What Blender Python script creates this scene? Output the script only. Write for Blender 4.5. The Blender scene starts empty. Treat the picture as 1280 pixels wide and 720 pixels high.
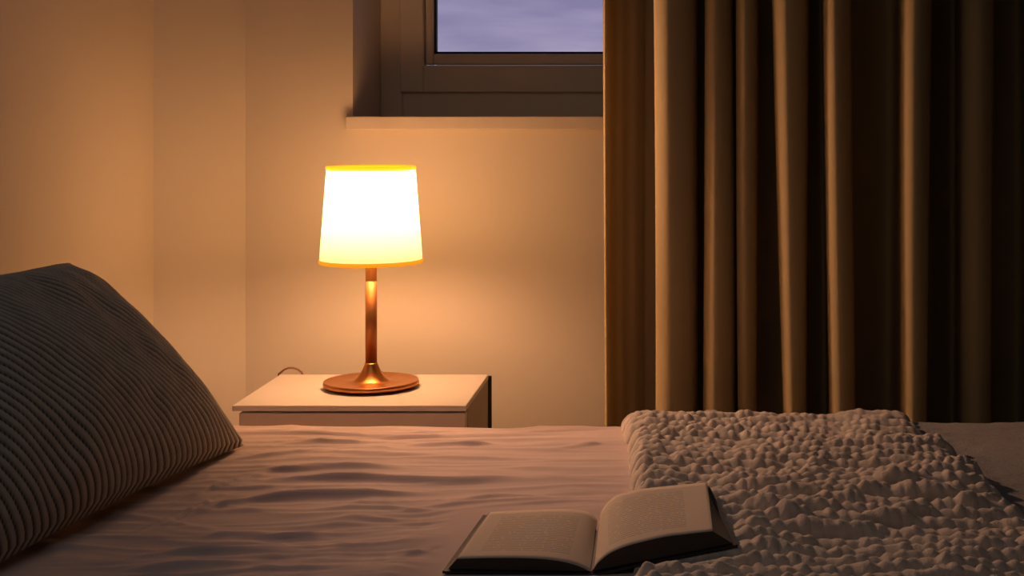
import bpy, math, random
import numpy as np

random.seed(7)
S = bpy.context.scene
COL = S.collection

# ------------------------------------------------------------------ camera numbers
F = 1765.0            # focal length in pixels of the 1280x720 frame
CX, CY = 838.0, 151.0  # optical axis (the picture is an off-centre crop)
EYE = 0.964


def at(px, py, Y):
    """real point that a pixel sees at distance Y from the camera"""
    return ((px - CX) / F * Y, Y, EYE - (py - CY) / F * Y)


# ------------------------------------------------------------------ helpers
def link(o, parent=None):
    COL.objects.link(o)
    if parent is not None:
        o.parent = parent
    return o


def tag(o, label=None, cat=None, group=None, kind=None):
    if label: o['label'] = label
    if cat: o['category'] = cat
    if group: o['group'] = group
    if kind: o['kind'] = kind
    return o


def empty(name, loc):
    o = bpy.data.objects.new(name, None)
    o.location = loc
    o.empty_display_size = 0.05
    return link(o)


def mesh_obj(name, verts, faces, mat, parent=None, smooth=True, mats=None, fmat=None, uvs=None):
    if parent is not None:   # vertices are given in world space; parents are plain translated Empties or objects at origin
        p, off = parent, np.zeros(3)
        while p is not None:
            off += np.array(p.location)
            p = p.parent
        verts = [tuple(np.array(v) - off) for v in verts]
    me = bpy.data.meshes.new(name)
    me.from_pydata([tuple(map(float, v)) for v in verts], [], [tuple(map(int, f)) for f in faces])
    for m in (mats or [mat]):
        me.materials.append(m)
    if fmat is not None:
        for p_, k in zip(me.polygons, fmat):
            p_.material_index = k
    if uvs is not None:
        uvl = me.uv_layers.new(name='UVMap')
        for lp in me.loops:
            uvl.data[lp.index].uv = uvs[lp.vertex_index]
    if smooth:
        me.shade_smooth()
    me.validate()
    me.update()
    o = bpy.data.objects.new(name, me)
    return link(o, parent)


class MB:
    """collects shapes for one mesh"""
    def __init__(s):
        s.v, s.f = [], []

    def box(s, x0, x1, y0, y1, z0, z1):
        b = len(s.v)
        s.v += [(x0, y0, z0), (x1, y0, z0), (x1, y1, z0), (x0, y1, z0), (x0, y0, z1), (x1, y0, z1), (x1, y1, z1), (x0, y1, z1)]
        s.f += [tuple(b + i for i in q) for q in ((0, 3, 2, 1), (4, 5, 6, 7), (0, 1, 5, 4), (1, 2, 6, 5), (2, 3, 7, 6), (3, 0, 4, 7))]
        return s

    def prism(s, poly, z0, z1):
        b, n = len(s.v), len(poly)
        s.v += [(x, y, z0) for x, y in poly] + [(x, y, z1) for x, y in poly]
        s.f += [tuple(b + i for i in range(n))[::-1], tuple(b + n + i for i in range(n))]
        s.f += [(b + i, b + (i + 1) % n, b + n + (i + 1) % n, b + n + i) for i in range(n)]
        return s

    def lathe(s, prof, cx, cy, n=64, close=False):
        b, m = len(s.v), len(prof)
        for r, z in prof:
            for k in range(n):
                a = 2 * math.pi * k / n
                s.v.append((cx + r * math.cos(a), cy + r * math.sin(a), z))
        rng = range(m if close else m - 1)
        for i in rng:
            j = (i + 1) % m
            for k in range(n):
                k2 = (k + 1) % n
                s.f.append((b + i * n + k, b + i * n + k2, b + j * n + k2, b + j * n + k))
        if not close:
            if prof[0][0] > 1e-4: s.f.append(tuple(b + k for k in range(n))[::-1])
            if prof[-1][0] > 1e-4: s.f.append(tuple(b + (m - 1) * n + k for k in range(n)))
        return s

    def tube(s, pts, r, n=12):
        b = len(s.v)
        P = np.array(pts, float)
        up = np.array((0.13, 0.21, 0.97))
        for i, p in enumerate(P):
            t = P[min(i + 1, len(P) - 1)] - P[max(i - 1, 0)]
            t /= np.linalg.norm(t)
            a = np.cross(t, up); a /= np.linalg.norm(a)
            c = np.cross(a, t)
            for k in range(n):
                w = 2 * math.pi * k / n
                s.v.append(tuple(p + r * (math.cos(w) * a + math.sin(w) * c)))
        for i in range(len(P) - 1):
            for k in range(n):
                k2 = (k + 1) % n
                s.f.append((b + i * n + k, b + i * n + k2, b + (i + 1) * n + k2, b + (i + 1) * n + k))
        s.f.append(tuple(b + k for k in range(n))[::-1])
        s.f.append(tuple(b + (len(P) - 1) * n + k for k in range(n)))
        return s

    def build(s, name, mat, parent=None, smooth=False, bevel=0.0):
        o = mesh_obj(name, s.v, s.f, mat, parent, smooth=smooth)
        if bevel:
            md = o.modifiers.new('bevel', 'BEVEL')
            md.width = bevel; md.segments = 3; md.limit_method = 'ANGLE'
            md.harden_normals = False
        return o


def spline(pts, n):
    """Catmull-Rom through pts, n samples, even in arc length"""
    P = np.array(pts, float)
    Q = np.vstack([2 * P[0] - P[1], P, 2 * P[-1] - P[-2]])
    out = []
    for i in range(1, len(Q) - 2):
        for t in np.linspace(0, 1, 40, endpoint=False):
            p0, p1, p2, p3 = Q[i - 1], Q[i], Q[i + 1], Q[i + 2]
            out.append(.5 * ((2 * p1) + (p2 - p0) * t + (2 * p0 - 5 * p1 + 4 * p2 - p3) * t * t + (3 * p1 - p0 - 3 * p2 + p3) * t ** 3))
    out.append(P[-1])
    out = np.array(out)
    d = np.concatenate([[0], np.cumsum(np.linalg.norm(np.diff(out, axis=0), axis=1))])
    q = np.linspace(0, d[-1], n)
    return np.stack([np.interp(q, d, out[:, k]) for k in range(P.shape[1])], 1)


def vnoise(x, y, seed):
    """smooth value noise, about -1..1"""
    rng = np.random.RandomState(seed)
    T = rng.rand(256, 256) * 2 - 1
    xi, yi = np.floor(x).astype(int), np.floor(y).astype(int)
    fx, fy = x - xi, y - yi
    fx = fx * fx * fx * (fx * (fx * 6 - 15) + 10); fy = fy * fy * fy * (fy * (fy * 6 - 15) + 10)
    a = T[xi % 256, yi % 256]; b = T[(xi + 1) % 256, yi % 256]
    c = T[xi % 256, (yi + 1) % 256]; d = T[(xi + 1) % 256, (yi + 1) % 256]
    return (a * (1 - fx) + b * fx) * (1 - fy) + (c * (1 - fx) + d * fx) * fy


def sstep(a, b, x):
    t = np.clip((x - a) / (b - a), 0, 1)
    return t * t * (3 - 2 * t)


def grid_faces(nu, nv):
    i = np.arange(nu - 1)[:, None] * nv + np.arange(nv - 1)[None, :]
    return np.stack([i, i + nv, i + nv + 1, i + 1], -1).reshape(-1, 4)


# ------------------------------------------------------------------ materials
def new_mat(name):
    m = bpy.data.materials.new(name)
    m.use_nodes = True
    nt = m.node_tree
    return m, nt, nt.nodes['Principled BSDF']


def mat(name, c1, c2=None, rough=.6, scale=20, bump=0.0, bscale=200, metallic=0.0, stretch=(1, 1, 1), sheen=0.0, detail=4, bdist=.001, spec=.5):
    m, nt, bs = new_mat(name)
    c2 = c2 or tuple(c * .85 for c in c1)
    tc = nt.nodes.new('ShaderNodeTexCoord')
    mp = nt.nodes.new('ShaderNodeMapping'); mp.inputs['Scale'].default_value = stretch
    nt.links.new(tc.outputs['Object'], mp.inputs['Vector'])
    n = nt.nodes.new('ShaderNodeTexNoise'); n.inputs['Scale'].default_value = scale; n.inputs['Detail'].default_value = detail
    nt.links.new(mp.outputs[0], n.inputs['Vector'])
    r = nt.nodes.new('ShaderNodeValToRGB')
    r.color_ramp.elements[0].position = .3; r.color_ramp.elements[1].position = .7
    r.color_ramp.elements[0].color = (*c1, 1); r.color_ramp.elements[1].color = (*c2, 1)
    nt.links.new(n.outputs['Fac'], r.inputs['Fac'])
    nt.links.new(r.outputs['Color'], bs.inputs['Base Color'])
    bs.inputs['Roughness'].default_value = rough
    bs.inputs['Metallic'].default_value = metallic
    bs.inputs['Specular IOR Level'].default_value = spec
    if sheen:
        bs.inputs['Sheen Weight'].default_value = sheen
        bs.inputs['Sheen Roughness'].default_value = .5
    if bump:
        n2 = nt.nodes.new('ShaderNodeTexNoise'); n2.inputs['Scale'].default_value = bscale; n2.inputs['Detail'].default_value = 3
        nt.links.new(mp.outputs[0], n2.inputs['Vector'])
        b = nt.nodes.new('ShaderNodeBump'); b.inputs['Strength'].default_value = bump; b.inputs['Distance'].default_value = bdist
        nt.links.new(n2.outputs['Fac'], b.inputs['Height'])
        nt.links.new(b.outputs[0], bs.inputs['Normal'])
    return m


def crevice_shade(o, val, m, c0, c1, p0, p1):
    """crevice shade put into the colour: darker between ribs or stitches"""
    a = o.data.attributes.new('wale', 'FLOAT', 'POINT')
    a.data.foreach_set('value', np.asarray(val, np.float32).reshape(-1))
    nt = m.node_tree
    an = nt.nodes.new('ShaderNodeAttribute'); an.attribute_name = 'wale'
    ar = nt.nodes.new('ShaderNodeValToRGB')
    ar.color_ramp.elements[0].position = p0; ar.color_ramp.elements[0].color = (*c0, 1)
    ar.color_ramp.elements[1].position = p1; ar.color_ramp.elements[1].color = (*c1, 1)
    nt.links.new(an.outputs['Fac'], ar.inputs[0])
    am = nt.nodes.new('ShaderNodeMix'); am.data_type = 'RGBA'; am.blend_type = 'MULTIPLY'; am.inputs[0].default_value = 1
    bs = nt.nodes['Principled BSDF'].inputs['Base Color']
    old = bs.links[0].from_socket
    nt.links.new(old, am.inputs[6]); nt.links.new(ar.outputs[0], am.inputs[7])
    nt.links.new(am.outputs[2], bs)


M = {}
M['wall'] = mat('wall paint', (.74, .66, .56), (.72, .64, .545), rough=.85, scale=3, bump=.12, bscale=160, spec=.25)
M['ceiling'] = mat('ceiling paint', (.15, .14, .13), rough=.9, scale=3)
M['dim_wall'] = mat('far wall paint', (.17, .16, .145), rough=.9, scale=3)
M['floor'] = mat('oak floor', (.20, .12, .07), (.13, .075, .04), rough=.5, scale=6, stretch=(1, 12, 1))
M['frame'] = mat('window frame lacquer', (.80, .69, .53), (.78, .67, .51), rough=.6, scale=5)
M['gasket'] = mat('window gasket', (.01, .01, .012), rough=.6)
M['sill'] = mat('sill stone', (.70, .62, .53), (.66, .58, .49), rough=.5, scale=30)
M['white'] = mat('white lacquer', (.66, .62, .58), (.64, .60, .56), rough=.38, scale=8)
M['white_front'] = mat('drawer lacquer', (.60, .54, .46), (.58, .52, .44), rough=.45, scale=8)
M['side_shade'] = mat('shaded side lacquer', (.34, .29, .24), (.32, .27, .22), rough=.5, scale=8)  # shade on the side panels put into a darker lacquer colour
M['gap_shade'] = mat('gap shade board', (.035, .028, .02), rough=.7)
M['metal_dark'] = mat('dark steel', (.1, .1, .1), rough=.4, metallic=1)
M['copper'] = mat('brushed copper', (.62, .27, .09), (.50, .21, .065), rough=.33, metallic=1, scale=60, stretch=(1, 1, .15), bump=.05, bscale=300)
M['copper_shade'] = mat('matt copper stem', (.40, .17, .06), (.34, .14, .05), rough=.42, metallic=.85, scale=60, stretch=(1, 1, .1))
M['felt'] = mat('base felt', (.02, .015, .01), rough=.9)
M['cord'] = mat('brown cord', (.30, .15, .075), rough=.5)
M['duvet'] = mat('blush cotton', (.62, .49, .46), (.59, .465, .44), rough=.85, scale=9, bump=.25, bscale=900, bdist=.0006, spec=.2)
M['mattress'] = mat('mattress ticking', (.55, .52, .48), rough=.9)
M['oak'] = mat('bed wood', (.22, .13, .07), (.15, .085, .045), rough=.5, scale=8, stretch=(1, 10, 1))
M['throw'] = mat('cream chunky wool', (.62, .54, .46), (.52, .445, .38), rough=.95, scale=60, bump=.6, bscale=700, bdist=.002, sheen=.2, spec=.1)
M['blanket'] = mat('grey fleece', (.30, .27, .26), (.22, .20, .195), rough=.95, scale=160, bump=.9, bscale=330, bdist=.003, sheen=.3, spec=.1)
M['pillow'] = mat('ribbed charcoal cotton', (.44, .425, .38), (.35, .335, .30), rough=.95, scale=50, bump=.5, bscale=900, bdist=.001, spec=.1, sheen=.15)
M['curtain'] = mat('ochre curtain', (.52, .40, .215), (.47, .355, .185), rough=.9, scale=14, stretch=(1, 1, .12), bump=.25, bscale=700, bdist=.0008, spec=.1)
M['cover'] = mat('black book cloth', (.018, .016, .018), rough=.6)
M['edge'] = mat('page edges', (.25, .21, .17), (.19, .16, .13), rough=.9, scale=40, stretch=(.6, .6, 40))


M['tail_edge_shade'] = mat('shaded lower page edge', (.055, .045, .036), (.035, .028, .023), rough=.9, scale=40, stretch=(.6, .6, 40))  # shade on the near page edges put into a dark colour


def page_mat(flip):
    """paper with blocks of grey text lines, laid out on the page's own UV"""
    m, nt, bs = new_mat('printed page ' + ('left' if flip else 'right'))
    N, L = nt.nodes, nt.links
    uv = N.new('ShaderNodeUVMap'); uv.uv_map = 'UVMap'
    sp = N.new('ShaderNodeSeparateXYZ'); L.new(uv.outputs[0], sp.inputs[0])

    def mth(op, a, b=None, c=None):
        n = N.new('ShaderNodeMath'); n.operation = op
        for i, q in enumerate((a, b, c)):
            if q is None: continue
            if isinstance(q, (int, float)): n.inputs[i].default_value = q
            else: L.new(q, n.inputs[i])
        return n.outputs[0]
    u, v = sp.outputs[0], sp.outputs[1]
    LINES = 30
    line = mth('MULTIPLY', v, LINES)
    fr = mth('FRACT', line)
    ink = mth('MULTIPLY', mth('GREATER_THAN', fr, .32), mth('LESS_THAN', fr, .72))
    cell = mth('FLOOR', line)
    cb = N.new('ShaderNodeCombineXYZ')
    L.new(mth('MULTIPLY', u, 34), cb.inputs[0]); L.new(mth('MULTIPLY', cell, 7.3), cb.inputs[1])
    nz = N.new('ShaderNodeTexNoise'); nz.inputs['Scale'].default_value = 1.0; nz.inputs['Detail'].default_value = 2
    L.new(cb.outputs[0], nz.inputs['Vector'])
    words = mth('GREATER_THAN', nz.outputs['Fac'], .40)
    u0, u1 = (.14, .82) if flip else (.16, .80)
    box = mth('MULTIPLY', mth('MULTIPLY', mth('GREATER_THAN', u, u0), mth('LESS_THAN', u, u1)),
              mth('MULTIPLY', mth('GREATER_THAN', v, .13), mth('LESS_THAN', v, .88)))
    f = mth('MULTIPLY', mth('MULTIPLY', ink, words), box)
    mix = N.new('ShaderNodeMix'); mix.data_type = 'RGBA'
    L.new(mth('MULTIPLY', f, .38), mix.inputs[0])
    pn = N.new('ShaderNodeTexNoise'); pn.inputs['Scale'].default_value = 30
    rp = N.new('ShaderNodeValToRGB')
    rp.color_ramp.elements[0].color = (.60, .51, .42, 1); rp.color_ramp.elements[1].color = (.56, .475, .39, 1)
    L.new(pn.outputs['Fac'], rp.inputs[0])
    L.new(rp.outputs[0], mix.inputs[6])
    mix.inputs[7].default_value = (.10, .085, .075, 1)
    L.new(mix.outputs[2], bs.inputs['Base Color'])
    bs.inputs['Roughness'].default_value = .8
    bs.inputs['Specular IOR Level'].default_value = .25
    return m


def glass_mat():
    m, nt, bs = new_mat('window glass')
    nt.nodes.remove(bs)
    out = nt.nodes['Material Output']
    t = nt.nodes.new('ShaderNodeBsdfTransparent'); t.inputs[0].default_value = (.95, .96, .97, 1)
    g = nt.nodes.new('ShaderNodeBsdfGlossy'); g.inputs['Roughness'].default_value = .02
    fr = nt.nodes.new('ShaderNodeFresnel'); fr.inputs[0].default_value = 1.45
    mx = nt.nodes.new('ShaderNodeMixShader')
    nt.links.new(fr.outputs[0], mx.inputs[0]); nt.links.new(t.outputs[0], mx.inputs[1]); nt.links.new(g.outputs[0], mx.inputs[2])
    nt.links.new(mx.outputs[0], out.inputs[0])
    return m


def shade_mat(name, col, emis, strength, grad=None):
    m, nt, bs = new_mat(name)
    nt.nodes.remove(bs)
    out = nt.nodes['Material Output']
    tc = nt.nodes.new('ShaderNodeTexCoord')
    wv = nt.nodes.new('ShaderNodeTexNoise'); wv.inputs['Scale'].default_value = 220
    nt.links.new(tc.outputs['Object'], wv.inputs['Vector'])
    rp = nt.nodes.new('ShaderNodeValToRGB')
    rp.color_ramp.elements[0].color = (*[c * .9 for c in col], 1); rp.color_ramp.elements[1].color = (*col, 1)
    nt.links.new(wv.outputs['Fac'], rp.inputs[0])
    d = nt.nodes.new('ShaderNodeBsdfDiffuse'); t = nt.nodes.new('ShaderNodeBsdfTranslucent')
    nt.links.new(rp.outputs[0], d.inputs[0]); nt.links.new(rp.outputs[0], t.inputs[0])
    mx = nt.nodes.new('ShaderNodeMixShader'); mx.inputs[0].default_value = .6
    nt.links.new(d.outputs[0], mx.inputs[1]); nt.links.new(t.outputs[0], mx.inputs[2])
    e = nt.nodes.new('ShaderNodeEmission'); e.inputs[0].default_value = (*emis, 1); e.inputs[1].default_value = strength
    ad = nt.nodes.new('ShaderNodeAddShader')
    if grad:   # the fabric glows a little yellower and weaker towards its lower edge
        gs = nt.nodes.new('ShaderNodeSeparateXYZ'); nt.links.new(tc.outputs['Object'], gs.inputs[0])
        mr = nt.nodes.new('ShaderNodeMapRange'); nt.links.new(gs.outputs[2], mr.inputs[0])
        mr.inputs[1].default_value, mr.inputs[2].default_value = grad
        er = nt.nodes.new('ShaderNodeValToRGB')
        er.color_ramp.elements[0].position = .05; er.color_ramp.elements[0].color = (.12, .074, .027, 1)
        er.color_ramp.elements[1].position = .85; er.color_ramp.elements[1].color = (*emis, 1)
        q_ = er.color_ramp.elements.new(.38); q_.color = (.5, .28, .08, 1)
        nt.links.new(mr.outputs[0], er.inputs[0]); nt.links.new(er.outputs[0], e.inputs[0])
    nt.links.new(mx.outputs[0], ad.inputs[0]); nt.links.new(e.outputs[0], ad.inputs[1])
    nt.links.new(ad.outputs[0], out.inputs[0])
    return m


# ------------------------------------------------------------------ tunables
LAMP_COL = (1.0, .495, .248)
SHADE_E = 11.5
BULB_E = 240
SIDE_W = 36.0
FILL_W = 1.0

# ------------------------------------------------------------------ room
YW = 2.76                      # face of the back wall
XA = (307 - CX) / F * YW       # corner between back wall and the splayed corner panel
XC = -0.965                    # head-end wall
YB = F * -XC / (CX - 192)
X1, Y0, H = 2.3, -1.6, 2.5
WX0, WX1 = (441 - CX) / F * YW, .62     # window opening
WZ0, WZ1 = .957, 2.12
TH = .38

b = MB()
b.box(XA - .4, WX0, YW, YW + TH, 0, H).box(WX1, X1 + .1, YW, YW + TH, 0, H)
b.box(WX0, WX1, YW, YW + TH, 0, WZ0).box(WX0, WX1, YW, YW + TH, WZ1, H)
tag(b.build('wall_back', M['wall']), kind='structure')
b = MB().prism([(XA, YW), (XA, YW + .02), (XC - .2, YW + .02), (XC - .2, YB), (XC, YB)], 0, H)
tag(b.build('wall_corner', M['wall']), kind='structure')
tag(MB().box(XC - .2, XC, Y0, YB, 0, H).build('wall_left', M['wall']), kind='structure')
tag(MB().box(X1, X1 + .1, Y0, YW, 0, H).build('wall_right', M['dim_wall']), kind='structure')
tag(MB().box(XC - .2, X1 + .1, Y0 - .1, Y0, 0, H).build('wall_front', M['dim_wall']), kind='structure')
tag(MB().box(XC - .2, X1 + .1, Y0 - .1, YW + TH, -.1, 0).build('floor', M['floor']), kind='structure')
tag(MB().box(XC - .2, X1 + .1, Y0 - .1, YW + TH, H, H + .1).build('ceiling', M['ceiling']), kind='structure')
tag(MB().box(XA, X1, YW - .014, YW, 0, .07).build('baseboard_back', M['white'], bevel=.003), kind='structure')

# ---- window: frame, opening sash, glazing bead, glass, sill board
YF = YW * (CX - 441) / (CX - 475)     # face of the window frame
win = empty('window_1', ((WX0 + WX1) / 2, YF, WZ0))
tag(win, 'grey-beige casement window with dusk sky behind half-drawn curtain', kind='structure')
px = lambda p, Y: (p - CX) / F * Y
pz = lambda p, Y: EYE - (p - CY) / F * Y


def ring(x0, x1, z0, z1, xi0, xi1, zi0, zi1, y0, y1):
    m = MB()
    m.box(x0, xi0, y0, y1, z0, z1).box(xi1, x1, y0, y1, z0, z1)
    m.box(xi0, xi1, y0, y1, z0, zi0).box(xi0, xi1, y0, y1, zi1, z1)
    return m


fx0, fz0 = px(503, YF), pz(114, YF)            # inner edge of the fixed frame
ring(WX0, WX1, WZ0, WZ1, fx0, WX1 - .07, fz0, WZ1 - .07, YF, YF + .06).build('frame', M['frame'], win, bevel=.003)
gx0, gz0 = px(530, YF), pz(82, YF)             # inner edge of the sash
ys = YF - .012
sash = ring(fx0 + .0015, WX1 - .0715, fz0 + .0015, WZ1 - .0715, gx0, WX1 - .16, gz0, WZ1 - .16, YF - .001, YF + .05).build('sash', M['frame'], win, bevel=.002)
ring(fx0 - .004, WX1 - .066, fz0 - .002, WZ1 - .066, gx0, WX1 - .16, gz0, WZ1 - .16, ys, YF - .0012).build('sash_face', M['frame'], sash, bevel=.003)
hx0, hz0 = px(541, YF), pz(67, YF)             # glazing bead
ring(gx0 + .002, WX1 - .162, gz0 + .002, WZ1 - .162, hx0, WX1 - .18, hz0, WZ1 - .18, YF + .004, YF + .04).build('glazing_bead', M['frame'], win, bevel=.004)
ring(hx0 - .001, WX1 - .178, hz0 - .001, WZ1 - .178, hx0 + .005, WX1 - .184, hz0 + .005, WZ1 - .184, YF + .018, YF + .034).build('gasket', M['gasket'], win)
MB().box(hx0, WX1 - .18, YF + .024, YF + .028, hz0, WZ1 - .18).build('glass_pane', glass_mat(), win)
sx0 = px(432, YW - .03)
MB().box(sx0, WX1 + .05, YW - .03, YF + .001, pz(162, YW - .03), pz(145.5, YW - .03)).build('window_sill', M['sill'], win, bevel=.002)

# ------------------------------------------------------------------ bedside table
NZ = .500
ny0, ny1 = F * (EYE - NZ) / (507 - CY), F * (EYE - NZ) / (468 - CY)
nx0, nx1 = px(290, ny0), px(582.5, ny0)
ns = empty('bedside_table', ((nx0 + nx1) / 2, (ny0 + ny1) / 2, 0))
tag(ns, 'small white bedside table with a drawer, between the bed and the back wall', 'bedside table')
MB().box(nx0, nx1, ny0, ny1, NZ - .0095, NZ).build('table_top', M['white'], ns, bevel=.0015)
MB().box(nx1 - .016, nx1 - .0005, ny0 + .0235, ny1, .10, NZ - .0095).build('side_panel', M['side_shade'], ns, bevel=.001)
MB().box(nx0 + .012, nx0 + .028, ny0 + .0235, ny1, .10, NZ - .0095).build('side_panel', M['side_shade'], ns, bevel=.001)
b = MB().box(nx0 + .010, nx1 - .001, ny0 + .004, ny0 + .022, NZ - .20, NZ - .0130)
dr = b.build('drawer', M['white_front'], ns, bevel=.0015)
MB().box((nx0 + nx1) / 2 - .04, (nx0 + nx1) / 2 + .04, ny0 - .010, ny0 + .006, NZ - .115, NZ - .103).build('handle', M['metal_dark'], dr, bevel=.002)
MB().box(nx0 + .02, nx1 - .016, ny0 + .03, ny1 - .01, .10, .116).build('shelf', M['white_front'], ns)
b = MB().prism([(nx0 + .02, ny1), (nx1, ny1), (nx1 + .005, ny1 + .004), (nx1 + .005, ny1 + .012), (nx0 + .02, ny1 + .012)], .10, NZ - .004)
b.build('gap_shade_panel', M['gap_shade'], ns, bevel=.002)  # dark board wider than the top, stands in for the shadow gap behind
for lx in (nx0 + .03, nx1 - .03):
    for ly in (ny0 + .035, ny1 - .03):
        MB().lathe([(.009, 0.0), (.014, .10)], lx, ly, 20).build('leg', M['oak'], ns, smooth=False)

# ------------------------------------------------------------------ lamp
LY = F * (EYE - NZ - .012) / (475.5 - CY)
LX = px(464, LY)
LS = F / LY
lamp = empty('table_lamp', (LX, LY, NZ))
tag(lamp, 'lit table lamp with tapered cream shade and round copper foot on bedside table', 'lamp')
R = 59 / LS
zb = NZ
prof = [(R * .92, zb + .003), (R * .985, zb + .0045), (R, zb + .008), (R * .99, zb + .0125), (R * .97, zb + .0128), (R * .90, zb + .0112), (R * .55, zb + .0102), (R * .40, zb + .0112), (R * .35, zb + .0135),
        (R * .285, zb + .0185), (R * .225, zb + .0255), (R * .175, zb + .033), (R * .14, zb + .0395), (R * .132, zb + .043), (.004, zb + .0435)]
MB().lathe(prof, LX, LY, 96).build('base', M['copper'], lamp, smooth=True)
MB().lathe([(R * .86, zb + .0003), (R * .90, zb + .0012), (R * .90, zb + .0032)], LX, LY, 64).build('felt_pad', M['felt'], lamp, smooth=False)
SZ0, SZ1 = pz(327, LY), pz(209, LY)
MB().lathe([(.0100, zb + .040), (.0100, SZ0 - .034), (.004, SZ0 - .033)], LX, LY, 32).build('stem', M['copper_shade'], lamp, smooth=True)
r0, r1 = 63 / LS, 54 / LS
# shade: thin pleated frustum
n, mz = 288, 16
V, Fc = [], []
for side in (0, 1):
    for j in range(mz + 1):
        t = j / mz
        for k in range(n):
            a = 2 * math.pi * k / n
            r = r0 + (r1 - r0) * t - side * .0012 + .0005 * math.cos(k * math.pi)
            V.append((LX + r * math.cos(a), LY + r * math.sin(a), SZ0 + (SZ1 - SZ0) * t))
for side in (0, 1):
    o_ = side * (mz + 1) * n
    for j in range(mz):
        for k in range(n):
            k2 = (k + 1) % n
            q = (o_ + j * n + k, o_ + j * n + k2, o_ + (j + 1) * n + k2, o_ + (j + 1) * n + k)
            Fc.append(q if side == 0 else q[::-1])
sh = mesh_obj('lamp_shade', V, Fc, shade_mat('glowing shade fabric', (.30, .24, .14), LAMP_COL, SHADE_E, (SZ0 - NZ, SZ1 - NZ)), lamp)
TM = shade_mat('yellow shade trim', (.62, .26, .012), (1.0, .42, .015), .5)


def trim(z, r, h):
    MB().lathe([(r + .0006, z), (r + .0022, z + h * .2), (r + .0022, z + h * .8), (r + .0006, z + h), (r - .003, z + h), (r - .003, z)], LX, LY, 96, close=True).build('trim_band', TM, sh, smooth=True)


MB().lathe([(.0002, SZ1 - .0035), (r1 - .0012, SZ1 - .0035), (r1 - .0012, SZ1 - .0025), (.0002, SZ1 - .0025)], LX, LY, 72, close=True).build('light_stop_disc', mat('light stop card', (.62, .36, .10), (.58, .33, .09), rough=.8, scale=40), sh)  # added disc, keeps light from rising out of the shade top
trim(SZ1 - .0045, r1, .0065)
trim(SZ0 - .002, r0 - .0006, .0065)
sp_ = MB()
for k in range(3):
    a = .5 + k * 2 * math.pi / 3
    zz = SZ0 + .060; rr = r0 + (r1 - r0) * .5
    sp_.tube([(LX, LY, zz), (LX + rr * math.cos(a), LY + rr * math.sin(a), zz + .002)], .0013, 8)
sp_.build('shade_carrier', M['metal_dark'], lamp, smooth=True)
MB().lathe([(.0097, SZ0 - .036), (.0097, SZ0 - .010), (.0092, SZ0 - .005)], LX, LY, 24).build('socket', M['copper_shade'], lamp, smooth=False)
bm_, bnt, bbs = new_mat('bulb glass')
bbs.inputs['Base Color'].default_value = (.9, .8, .6, 1)
bbs.inputs['Emission Color'].default_value = (*LAMP_COL, 1); bbs.inputs['Emission Strength'].default_value = BULB_E
SB = SZ0 - .046
pf = [(.010, SB + .053), (.014, SB + .060), (.020, SB + .068), (.0225, SB + .078), (.019, SB + .089), (.010, SB + .096), (.0002, SB + .098)]
MB().lathe(pf, LX, LY, 32).build('bulb', bm_, lamp, smooth=True)
# cord: rises in a small loop at the table's back left corner and drops behind it
cp = [(LX, LY + R * .8, NZ + .008), (LX - .004, LY + R + .012, NZ + .003), (LX - .008, ny1 + .004, NZ + .0035), (LX - .014, ny1 + .020, NZ - .004), (LX - .035, ny1 + .024, NZ - .022), at(388, 474, ny1 + .022), at(379, 467, ny1 + .020), at(373, 462, ny1 + .018), at(364, 459.5, ny1 + .016), at(356, 461.5, ny1 + .018),
      at(351, 466, ny1 + .022), at(349, 475, ny1 + .03), (nx0 + .02, ny1 + .04, .40), (nx0 + .03, ny1 + .05, .2), (nx0 + .05, ny1 + .06, .02)]
MB().tube(spline(cp, 90), .0019, 10).build('power_cord', M['cord'], lamp, smooth=True)

# ------------------------------------------------------------------ bed
BX0, BX1, BY0, BY1, BZ = XC + .012, 1.10, .80, 2.255, .481
bed = empty('bed', ((BX0 + BX1) / 2, (BY0 + BY1) / 2, 0))
tag(bed, 'low wooden bed with mattress under the blush cover, filling the foreground', 'bed')
MB().box(BX0 + .005, BX1 - .03, BY0 + .05, BY1 - .05, .25, .43).build('mattress', M['mattress'], bed, bevel=.04)
MB().box(BX0 + .005, BX1 - .02, BY0 + .035, BY1 - .035, .16, .248).build('bed_base', M['oak'], bed, bevel=.008)
for lx in (BX0 + .07, BX1 - .1):
    for ly in (BY0 + .1, BY1 - .1):
        MB().lathe([(.022, 0), (.032, .16)], lx, ly, 24).build('leg', M['oak'], bed, smooth=False)


def Yb(py, z=BZ):
    return F * (EYE - z) / (py - CY)


def bedpt(p, q):
    Y = Yb(q)
    return (p - CX) / F * Y, Y


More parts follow.
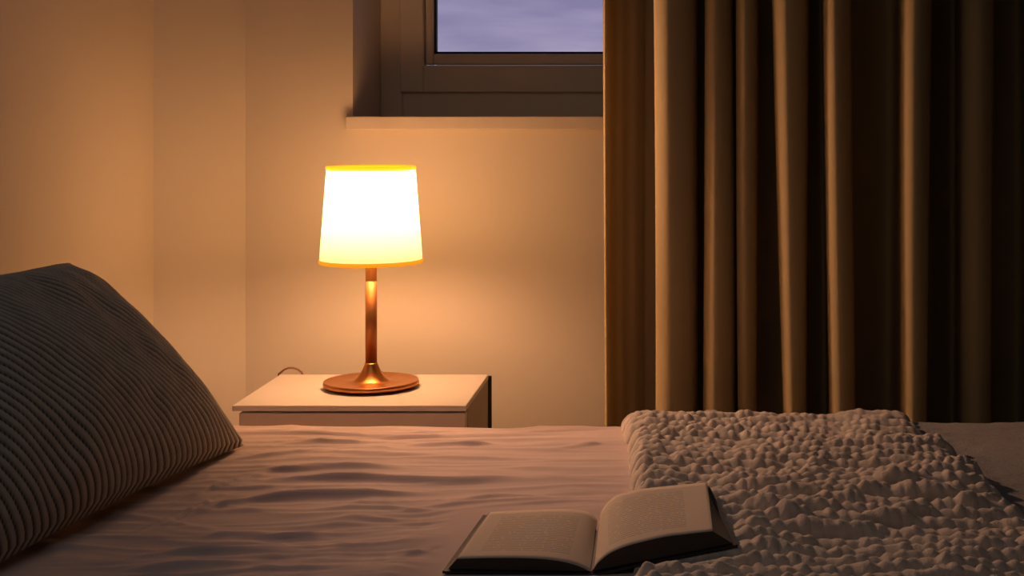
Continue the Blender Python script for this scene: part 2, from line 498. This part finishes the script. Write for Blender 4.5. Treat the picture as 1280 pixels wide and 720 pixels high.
# wrinkles of the cover: pixel-measured crest lines on the bed plane -> (height, half width, crest)
WR = [
    (.0105, .015, [(330, 603), (415, 592), (500, 592), (640, 597)]),
    (.0125, .019, [(215, 655), (250, 638), (330, 617), (400, 611), (540, 612)]),
    (.006, .012, [(470, 544), (505, 542), (560, 542)]),
    (.0065, .012, [(500, 553), (560, 551), (630, 552)]),
    (.0055, .013, [(420, 566), (480, 563), (540, 566)]),
    (.007, .016, [(290, 598), (370, 583), (440, 579), (500, 583)]),
    (.0085, .015, [(160, 697), (240, 683), (300, 683), (380, 690)]),
    (.008, .013, [(150, 712), (240, 700), (330, 702)]),
    (.006, .013, [(250, 672), (300, 664), (360, 665), (420, 672)]),
    (.0045, .011, [(400, 655), (450, 648), (520, 652)]),
    (.0045, .011, [(380, 640), (460, 634), (560, 640)]),
    (.0045, .016, [(480, 700), (530, 685), (580, 670), (620, 655)]),
    (.004, .012, [(690, 560), (720, 556), (760, 552)]),
    (.005, .012, [(250, 585), (300, 575), (350, 568), (430, 560)]),
    (.005, .014, [(330, 560), (400, 552), (470, 551)]),
    (.005, .012, [(560, 625), (620, 617), (690, 620)]),
    (.006, .013, [(170, 665), (230, 640), (290, 615)]),
    (.0055, .012, [(190, 640), (240, 620), (300, 600), (340, 592)]),
]


def bed_height(x, y):
    z = np.full_like(x, BZ)
    z += .004 * vnoise(x * 3.1 + 5, y * 4.3 + 2, 11)
    z += .0018 * vnoise(x * 7 + 1, y * 19 + 3, 12) * sstep(.1, -.15, x)
    z += .0007 * vnoise(x * 16 + 1, y * 44 + 3, 13) * sstep(.1, -.15, x)
    m = sstep(.02, -.2, x) * sstep(1.3, 1.5, y)
    rx = x * 2.3 + .5 * vnoise(x * 2, y * 2, 15)
    for k_, (fy, a_) in enumerate(((17, .0030), (33, .0030), (61, .0020))):
        q = vnoise(rx * (1 + .5 * k_) + 7 * k_, (y - .12 * (x + .4)) * fy + 1.7 * vnoise(x * 2.5, y * 3, 16), 60 + k_)
        z += a_ * m * np.clip(1 - np.abs(q) * 1.6, 0, 1) ** 2
    for h, w, pts in WR:
        h, w = h * .72, w * .55
        c = spline([bedpt(*p) for p in pts], 30)
        c = c[np.argsort(c[:, 0])]
        yc = np.interp(x, c[:, 0], c[:, 1])
        L = c[-1, 0] - c[0, 0]
        win_ = sstep(c[0, 0] - .12 * L, c[0, 0] + .35 * L, x) * (1 - sstep(c[-1, 0] - .35 * L, c[-1, 0] + .12 * L, x))
        d = y - yc + h * win_ * yc / .483      # crest line, seen from the side, stays where it was measured
        ww = np.where(d < 0, w * .85, w * 1.6)      # steeper on the near side
        z += h * win_ * np.exp(-(d / ww) ** 2)
    # the book presses the cover flat
    k = sstep(-.30, -.25, x) * (1 - sstep(-.02, .05, x)) * sstep(1.44, 1.50, y) * (1 - sstep(1.73, 1.79, y))
    z = z * (1 - k) + (.4775 + .006 * (y - 1.5) / .2) * k
    return z


def drape_grid(x0, x1, y0, y1, step, drop, edge_r=.045):
    """parameter lines that run flat over the top and turn down at the far and near edge"""
    nx, ny = int((x1 - x0) / step) + 1, int((y1 - y0) / step) + 1
    xs = np.linspace(x0, x1, nx)
    ys = np.linspace(y0, y1, ny)
    return xs, ys


def sheet(name, xs, ys, hfun, drop_y0, drop_y1, m, edge_r=.04, x_round=None):
    """height field with skirts that hang at the near and far long sides"""
    X, Y = np.meshgrid(xs, ys, indexing='ij')
    Z = hfun(X, Y)
    y0, y1 = ys[0], ys[-1]

    def skirt(sgn, ye, drop):
        rows = []
        Zs = hfun(xs, np.full_like(xs, ye))
        for a in np.linspace(0, math.pi / 2, 9)[1:]:
            rows.append((np.full_like(xs, ye + sgn * edge_r * math.sin(a)), Zs - edge_r * (1 - math.cos(a))))
        if drop > edge_r:
            for t in np.linspace(0, 1, 14)[1:]:
                dz = (drop - edge_r) * t
                wave = .006 * np.sin(xs * 23 + 1.3) * t + .004 * np.sin(xs * 41) * t
                rows.append((np.full_like(xs, ye + sgn * edge_r) + np.minimum(wave * sgn, 0.004) * sgn, Zs - edge_r - dz))
        return rows
    near = skirt(-1, y0, drop_y0)[::-1]
    far = skirt(1, y1, drop_y1)
    YY = np.concatenate([np.stack([r[0] for r in near], 1), Y, np.stack([r[0] for r in far], 1)], 1)
    ZZ = np.concatenate([np.stack([r[1] for r in near], 1), Z, np.stack([r[1] for r in far], 1)], 1)
    XX = np.repeat(xs[:, None], YY.shape[1], 1)
    verts = np.stack([XX, YY, ZZ], -1).reshape(-1, 3)
    return mesh_obj(name, verts, grid_faces(*XX.shape), m)


ER = .035
xs = np.concatenate([np.arange(BX0, .16, .0045), np.linspace(.16, BX1 + .01, 90)])
ys = np.concatenate([np.linspace(BY0, 1.40, 50, endpoint=False), np.arange(1.40, BY1 - ER, .0042)])
tag(sheet('duvet', xs, ys, bed_height, .26, .26, M['duvet'], ER), 'blush pink rumpled bed cover spread over the bed under the pillow and book', 'bed cover')


def blanket_height(x, y):
    z = bed_height(x, y) + .0065 + .0022 * vnoise(x * 9, y * 13, 21) + .0012 * vnoise(x * 60, y * 60, 22)
    z += .004 * np.exp(-(((x - .50) * .8 + (y - 2.0) * .5) / .05) ** 2)
    e = sstep(.245, .285, x)
    return z - (1 - e) * .007


xs = np.linspace(.245, BX1 + .02, 190)
ys = np.concatenate([np.linspace(BY0 + .01, 1.42, 40, endpoint=False), np.arange(1.42, BY1 - ER, .0045)])
tag(sheet('fleece_blanket', xs, ys, blanket_height, .22, .22, M['blanket'], ER + .01), 'dull grey fleece blanket lying flat over the foot of the bed beyond the knit throw', 'blanket')

# ---- chunky knitted throw
TL = np.array([(bedpt(770, 527)), (bedpt(781, 545)), (bedpt(787, 575)), (bedpt(790, 610)), (-.046, 1.60), (-.04, 1.50), (-.02, 1.2), (-.02, .9)])[::-1]
TR = np.array([(.385, 2.26), (.375, 2.18), (.387, 2.05), (.405, 1.93), (.418, 1.80), (.425, 1.65), (.44, 1.4), (.44, .9)])[::-1]


STITCH_SHADE = {}


def throw_height(x, y):
    xl = np.interp(y, TL[:, 1], TL[:, 0]) + .006 * vnoise(y * 30, y * 0 + .5, 31)
    xr = np.interp(y, TR[:, 1], TR[:, 0]) + .012 * vnoise(y * 14, y * 0 + .5, 32)
    base = np.maximum(bed_height(x, y), np.where(x > .245, blanket_height(x, y), 0))
    # rows of knit bend with the folds
    nearer = sstep(1.95, 1.65, y)
    wob = .30 * vnoise(x * 6 + 3, y * 7, 33) + .30 * nearer * vnoise(x * 5 + 1, y * 4 + 9, 34) + .03 * vnoise(x * 22, y * 20, 35)
    per = .031 + .010 * nearer
    r = (y + .018 * (x - .1)) / .034 + wob
    row = np.floor(r); f = r - row
    ridge = np.sqrt(np.clip(1 - (2 * f - 1) ** 2, 0, 1))
    c = x / .0142 + .5 * (row % 2) + .25 * vnoise(x * 25, row * 1.7 + .5, 36) + .10 * vnoise(x * 9, y * 60, 37)
    g = c - np.floor(c)
    stitch = np.sqrt(np.clip(1 - (2 * g - 1) ** 2, 0, 1))
    amp = .0235 + .006 * vnoise(x * 11, y * 12, 38)
    amp *= 1 - .15 * sstep(1.9, 2.1, y)
    amp *= 1 - .35 * sstep(.16, .28, x) * sstep(1.98, 2.1, y)
    knit = amp * (ridge ** 1.2 * (.85 + .15 * stitch) + .10 * vnoise(x * 110, y * 95, 39) + .12 * vnoise(x * 60, y * 30, 42))
    # soft folds in the near half
    fold = .009 * vnoise(x * 5.5 + 2, y * 8.5 + 4, 40) * nearer + .006 * vnoise(x * 9 + 2, y * 14 + 4, 41) * nearer
    for h, w, pts in ((.011, .020, [(880, 645), (950, 662), (1010, 684), (1080, 684), (1150, 672)]),
                      (.008, .018, [(900, 628), (980, 640), (1060, 650), (1130, 640)]),
                      (.008, .022, [(1060, 632), (1110, 640), (1180, 655), (1230, 668)]),
                      (.012, .024, [(780, 700), (830, 692), (900, 697), (980, 712)])):
        cc = spline([bedpt(*p) for p in pts], 24)
        yc = np.interp(x, cc[:, 0], cc[:, 1])
        wi = sstep(cc[0, 0] - .03, cc[0, 0] + .04, x) * (1 - sstep(cc[-1, 0] - .04, cc[-1, 0] + .03, x))
        fold = fold + h * wi * np.exp(-((y - yc) / w) ** 2)
    el = np.clip((x - xl) / .022, 0, 1); er = np.clip((xr - x) / .03, 0, 1)
    STITCH_SHADE['d'] = np.clip(ridge * (.6 + .4 * stitch) + .15 * vnoise(x * 110, y * 95, 39), 0, 1)
    prof_ = np.sqrt(np.clip(1 - (1 - el) ** 2, 0, 1)) * np.sqrt(np.clip(1 - (1 - er) ** 2, 0, 1))
    lip = .003 * np.exp(-((x - xl - .03) / .03) ** 2)
    body = .008 + lip + knit + np.maximum(fold, -.004)
    # the book lies on it: flatten under the right half of the book
    ramp = .4815 + .030 * np.clip((x + .085) / .157, 0, 1.2) + (y - 1.51) * .06
    k = sstep(-.06, -.03, x) * (1 - sstep(.066, .095, x)) * sstep(1.46, 1.50, y) * (1 - sstep(1.715, 1.745, y))
    z = base - .003 + (body + .003) * prof_
    z = z * (1 - k) + np.minimum(z, ramp - .0055) * k
    return np.where((x < xl) | (x > xr), base - .004, z)


xs = np.arange(-.11, .47, .0024)
ys = np.concatenate([np.linspace(BY0 + .03, 1.38, 90, endpoint=False), np.arange(1.38, BY1 - ER, .0024)])
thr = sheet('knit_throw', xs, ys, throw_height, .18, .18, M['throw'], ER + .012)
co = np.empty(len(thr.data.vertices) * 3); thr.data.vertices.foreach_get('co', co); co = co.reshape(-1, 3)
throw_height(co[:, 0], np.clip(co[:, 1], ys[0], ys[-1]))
crevice_shade(thr, STITCH_SHADE['d'], M['throw'], (.42, .39, .36), (1.12, 1.12, 1.12), .15, .75)  # shade between the stitches painted into the wool colour
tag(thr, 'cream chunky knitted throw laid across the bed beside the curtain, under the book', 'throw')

# ------------------------------------------------------------------ pillow
B0, T0 = np.array((-.624, 2.065, .489)), np.array((-.858, 2.00, .762))
B1, T1 = np.array((-.735, 1.40, .484)), np.array((-.905, 1.42, .770))
nu, nv = 560, 64
u = np.linspace(0, 1, nu); v = np.linspace(0, 1, nv)
U, Vv = np.meshgrid(u, v, indexing='ij')
su, sv = 2 * U - 1, 2 * Vv - 1
# sides pull in between the corners
Ue = .5 + .5 * su * (1 - .065 * (1 - sv ** 2) * np.abs(su))
Ve = .5 + .5 * sv * (1 - .06 * (1 - su ** 2) * np.abs(sv))
mid = ((1 - Ue) * (1 - Ve))[..., None] * B0 + ((1 - Ue) * Ve)[..., None] * T0 + (Ue * (1 - Ve))[..., None] * B1 + (Ue * Ve)[..., None] * T1
nrm = np.cross(B1 - B0, T0 - B0); nrm /= np.linalg.norm(nrm)
if nrm[0] < 0: nrm = -nrm
hh = (np.clip(1 - np.abs(su) ** 2.4, 0, 1) ** .55) * (np.clip(1 - np.abs(sv) ** 2.2, 0, 1) ** .6)
NR = 46
phase = (U - .36 * Vv) * NR + .10 * np.sin(Vv * 5 + U * 9) + .22 * vnoise(U * 9, Vv * 5, 51)
rib = np.abs(np.sin(np.pi * phase)) ** .8
seam = np.clip(np.minimum(1 - np.abs(su), 1 - np.abs(sv)) / .03, 0, 1)
lumps = .010 * np.exp(-((U - .06) / .10) ** 2 - ((Vv - .86) / .10) ** 2) * 1.6 + .008 * vnoise(U * 3 + 2, Vv * 3, 52) + .006 * vnoise(U * 7, Vv * 5, 53) + .003 * vnoise(U * 18, Vv * 9, 54)
front = mid + nrm * ((.092 * hh + lumps * hh) + .0065 * rib * seam)[..., None]
back = mid - nrm * (.055 * hh + .004 * rib * seam)[..., None]
verts = np.concatenate([front.reshape(-1, 3), back.reshape(-1, 3)])
gf = grid_faces(nu, nv)
off = nu * nv
faces = [tuple(f) for f in gf] + [tuple(q + off for q in f[::-1]) for f in gf]
idx = lambda i, j: i * nv + j
for i in range(nu - 1):
    faces += [(idx(i, 0), idx(i, 0) + off, idx(i + 1, 0) + off, idx(i + 1, 0)), (idx(i, nv - 1), idx(i + 1, nv - 1), idx(i + 1, nv - 1) + off, idx(i, nv - 1) + off)]
for j in range(nv - 1):
    faces += [(idx(0, j), idx(0, j + 1), idx(0, j + 1) + off, idx(0, j) + off), (idx(nu - 1, j), idx(nu - 1, j) + off, idx(nu - 1, j + 1) + off, idx(nu - 1, j + 1))]
pil = mesh_obj('pillow', verts, faces, M['pillow'])
crevice_shade(pil, np.concatenate([rib.reshape(-1)] * 2), M['pillow'], (.2, .2, .2), (1.15, 1.15, 1.15), .35, .85)  # groove shade between the ribs painted into the pillow colour
tag(pil, 'dark ribbed pillow propped against the head-end wall at the left of the bed', 'pillow')

# ------------------------------------------------------------------ book
YFb, YBb = 1.515, 1.700
f3 = lambda pts, Y: np.array([(px(a, Y), pz(c, Y)) for a, c in pts])
LF = f3([(571, 698.6), (610, 697.6), (650, 697.6), (680, 699), (705, 702.5), (724, 708), (737, 714)], YFb)
LB = f3([(612.8, 640), (650, 638), (692, 636.5), (717, 637), (733, 639.5), (742, 644), (747, 652)], YBb)
RF = f3([(743, 710), (748, 703), (761, 692.5), (777, 685), (795, 679.5), (829, 671.5), (860, 667.5), (891, 664)], YFb)
RB = f3([(749, 651), (751, 641), (757, 631), (767.5, 621), (780, 616), (800, 611.5), (840, 607), (884, 603)], YBb)
CFl, CFr = np.array((-.244, .4822)), np.array((.072, .5106))
CBl, CBr = np.array((-.226, .4885)), np.array((.047, .5235))
GF_, GB_ = np.array((-.085, .4795)), np.array((-.0868, .4835))   # gutter / spine line on the cover
book = empty('open_book', (-.085, 1.6, .48))
tag(book, 'open book with black cover lying face up, half on the knit throw', 'book')
NP, NL = 40, 14


def block(name, FP, BP, left, m):
    A, Bk = spline(FP, NP), spline(BP, NP)
    top, bot, uv = [], [], []
    for j in range(NL + 1):
        t = j / NL
        y = YFb + (YBb - YFb) * t
        row = A * (1 - t) + Bk * t
        cl, cr, g = CFl * (1 - t) + CBl * t, CFr * (1 - t) + CBr * t, GF_ * (1 - t) + GB_ * t
        for i in range(NP):
            s = i / (NP - 1)
            x, z = row[i]
            top.append((x, y, z)); uv.append((s, t))
            if left:
                e = cl * .965 + g * .035
                bx = e + (g - e) * s
            else:
                e = cr * .965 + g * .035
                bx = g + (e - g) * s
            bot.append((bx[0], y, min(bx[1] + .0012, z - .0008)))
    Nn = len(top)
    V = top + bot
    fc, fm = [], []
    for j in range(NL):
        for i in range(NP - 1):
            a = j * NP + i
            fc.append((a, a + 1, a + NP + 1, a + NP)); fm.append(0)
            fc.append((Nn + a, Nn + a + NP, Nn + a + NP + 1, Nn + a + 1)); fm.append(1)
    for i in range(NP - 1):
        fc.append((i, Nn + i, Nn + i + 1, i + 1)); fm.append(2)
        a = NL * NP + i
        fc.append((a, a + 1, Nn + a + 1, Nn + a)); fm.append(1)
    for j in range(NL):
        a = j * NP
        fc.append((a, a + NP, Nn + a + NP, Nn + a)); fm.append(1)
        a = j * NP + NP - 1
        fc.append((a, Nn + a, Nn + a + NP, a + NP)); fm.append(1)
    o = mesh_obj(name, V, fc, None, book, smooth=False, mats=[m, M['edge'], M['tail_edge_shade']], fmat=fm, uvs=uv + uv)
    for p_ in o.data.polygons:
        p_.use_smooth = p_.material_index == 0
    return o


block('page_block', LF, LB, True, page_mat(True))
block('page_block', RF, RB, False, page_mat(False))
V, fc = [], []
Yc0, Yc1 = YFb - .004, YBb + .004
for y, l, g, r in ((Yc0, CFl, GF_, CFr), (Yc1, CBl, GB_, CBr)):
    pr = [l, l * .5 + g * .5, g + (-.006, .0), g + (.004, -.0005), g * .5 + r * .5, r]
    for p in pr: V.append((p[0], y, p[1]))
    for p in pr: V.append((p[0], y, p[1] - .0026))
n = 6
for i in range(n - 1):
    fc += [(i, i + 1, 2 * n + i + 1, 2 * n + i), (n + i, 3 * n + i, 3 * n + i + 1, n + i + 1), (i, n + i, n + i + 1, i + 1), (2 * n + i, 2 * n + i + 1, 3 * n + i + 1, 3 * n + i)]
fc += [(0, 2 * n, 3 * n, n), (n - 1, 2 * n - 1, 4 * n - 1, 3 * n - 1)]
mesh_obj('book_cover', V, fc, M['cover'], book, smooth=False)

# ------------------------------------------------------------------ curtain
# each fold: left silhouette px and right end px at the top and at the bottom of the frame, distance of its front
LOBES = [(817, 876, 819, 874, 2.435), (880, 919, 880, 922, 2.425), (920, 950, 924, 950, 2.42), (967, 1016, 980, 1014, 2.395), (1031, 1070, 1037, 1076, 2.375),
         (1129, 1172, 1128, 1166, 2.345), (1205, 1250, 1203, 1248, 2.405), (1290, 1340, 1290, 1340, 2.41), (1390, 1440, 1390, 1440, 2.40), (1490, 1545, 1490, 1545, 2.40)]


def curtain_profile(top):
    P = []
    yb = 2.60
    for p_, Yp in ((754.5, 2.63), (755, 2.56), (757, 2.525), (760, 2.53), (764, 2.575), (771, 2.612), (778, 2.622), (786, 2.640), (795, 2.645), (804, 2.662), (811, 2.672)):
        P.append((px(p_, Yp), Yp))
    for l0, r0_, l1, r1_, yf in LOBES:
        l, r = (l0, r0_) if top else (l1, r1_)
        xl, xr = px(l, yf + .02), px(r, yf + .025)
        w = xr - xl
        P += [(xl + w * .36, 2.640), (xl + w * .16, yf + .11), (xl + w * .03, yf + .05), (xl, yf + .024), (xl + w * .12, yf + .008), (xl + w * .34, yf), (xl + w * .62, yf + .010),
              (xl + w * .86, yf + .034), (xl + w * .97, yf + .08), (xl + w * .93, yf + .15)]
    P.append((P[-1][0] + .02, 2.64))
    return spline(P, 1100)


zt, zbm = pz(0, 2.4), pz(522, 2.4)
Pt, Pbm = curtain_profile(True), curtain_profile(False)
zs = np.concatenate([[.012, .03], np.linspace(.06, 2.40, 60), [2.43, 2.46]])
rows = []
for z in zs:
    t = (z - zbm) / (zt - zbm)
    t = np.clip(t, -.8, 1.6)
    pr = Pbm * (1 - t) + Pt * t
    s = np.arange(1100) / 1100
    pr = pr + np.stack([.0018 * np.sin(z * 3.1 + s * 60), .002 * np.sin(z * 4.3 + s * 47)], 1)
    rows.append(np.column_stack([pr, np.full(1100, z)]))
A = np.array(rows)
cur = empty('curtain', (.4, 2.5, 0))
tag(cur, 'heavy ochre floor-length curtain gathered in deep folds, drawn half across the window', 'curtain')
fab = mesh_obj('curtain_fabric', A.reshape(-1, 3), grid_faces(*A.shape[:2]), M['curtain'], cur)
MB().box(-.75, 1.2, 2.47, 2.50, 2.462, 2.499).build('curtain_rail', M['metal_dark'], cur, bevel=.003)

# ------------------------------------------------------------------ light
def light(name, kind, loc, energy, col, **kw):
    d = bpy.data.lights.new(name, kind)
    d.energy = energy; d.color = col
    for k, v_ in kw.items(): setattr(d, k, v_)
    o = bpy.data.objects.new(name, d)
    o.location = loc
    return link(o)


def aim(o, tgt):
    from mathutils import Vector
    o.rotation_euler = (Vector(tgt) - o.location).to_track_quat('-Z', 'Y').to_euler()
    return o


aim(light('added side spot', 'SPOT', (-.80, 2.55, 1.28), SIDE_W, (1.0, .55, .34), shadow_soft_size=.035, spot_size=math.radians(84), spot_blend=1.0), (.60, 1.68, .5))  # added unseen warm spot that lifts the bed, throw and curtain folds
aim(light('added fill', 'AREA', (-.5, .1, 2.2), FILL_W, (.93, .97, 1.0), shape='RECTANGLE', size=1.2, size_y=1.0, spread=math.radians(110)), (-.6, 1.5, .45))  # added overhead fill light without a real source

# dusk sky
w = bpy.data.worlds.new('dusk sky'); S.world = w
w.use_nodes = True
nt = w.node_tree; N, L = nt.nodes, nt.links
bg = N['Background']
tc = N.new('ShaderNodeTexCoord')
sp = N.new('ShaderNodeSeparateXYZ'); L.new(tc.outputs['Generated'], sp.inputs[0])
gr = N.new('ShaderNodeValToRGB')
e = gr.color_ramp.elements
e[0].position = 0.0; e[0].color = (.42, .36, .47, 1)
e[1].position = .45; e[1].color = (.10, .11, .24, 1)
x_ = e.new(.06); x_.color = (.27, .235, .37, 1)
L.new(sp.outputs[2], gr.inputs[0])
mp = N.new('ShaderNodeMapping'); mp.inputs['Scale'].default_value = (4.5, 4.5, 26); mp.inputs['Location'].default_value = (.3, 0, .55)
L.new(tc.outputs['Generated'], mp.inputs[0])
nz = N.new('ShaderNodeTexNoise'); nz.inputs['Scale'].default_value = 1.6; nz.inputs['Detail'].default_value = 5; nz.inputs['Roughness'].default_value = .5
L.new(mp.outputs[0], nz.inputs[0])
cr = N.new('ShaderNodeValToRGB')
cr.color_ramp.elements[0].position = .38; cr.color_ramp.elements[0].color = (.80, .80, .86, 1)
cr.color_ramp.elements[1].position = .66; cr.color_ramp.elements[1].color = (1.25, 1.22, 1.14, 1)
L.new(nz.outputs['Fac'], cr.inputs[0])
mx = N.new('ShaderNodeMix'); mx.data_type = 'RGBA'; mx.blend_type = 'MULTIPLY'; mx.inputs[0].default_value = 1
L.new(gr.outputs[0], mx.inputs[6]); L.new(cr.outputs[0], mx.inputs[7])
L.new(mx.outputs[2], bg.inputs[0])
bg.inputs[1].default_value = 1.35

# ------------------------------------------------------------------ camera
cd = bpy.data.cameras.new('camera')
cd.sensor_width = 36
cd.lens = 36 * F / 1280
cd.shift_x = (640 - CX) / 1280
cd.shift_y = (CY - 360) / 1280
cd.clip_start = .02
cam = bpy.data.objects.new('camera', cd)
cam.location = (0, 0, EYE)
cam.rotation_euler = (math.pi / 2, 0, 0)
link(cam)
S.camera = cam

S.view_settings.view_transform = 'Standard'
S.view_settings.look = 'None'
S.view_settings.exposure = 0
S.cycles.use_denoising = True
S.cycles.max_bounces = 10
S.cycles.diffuse_bounces = 6
S.cycles.sample_clamp_indirect = 6
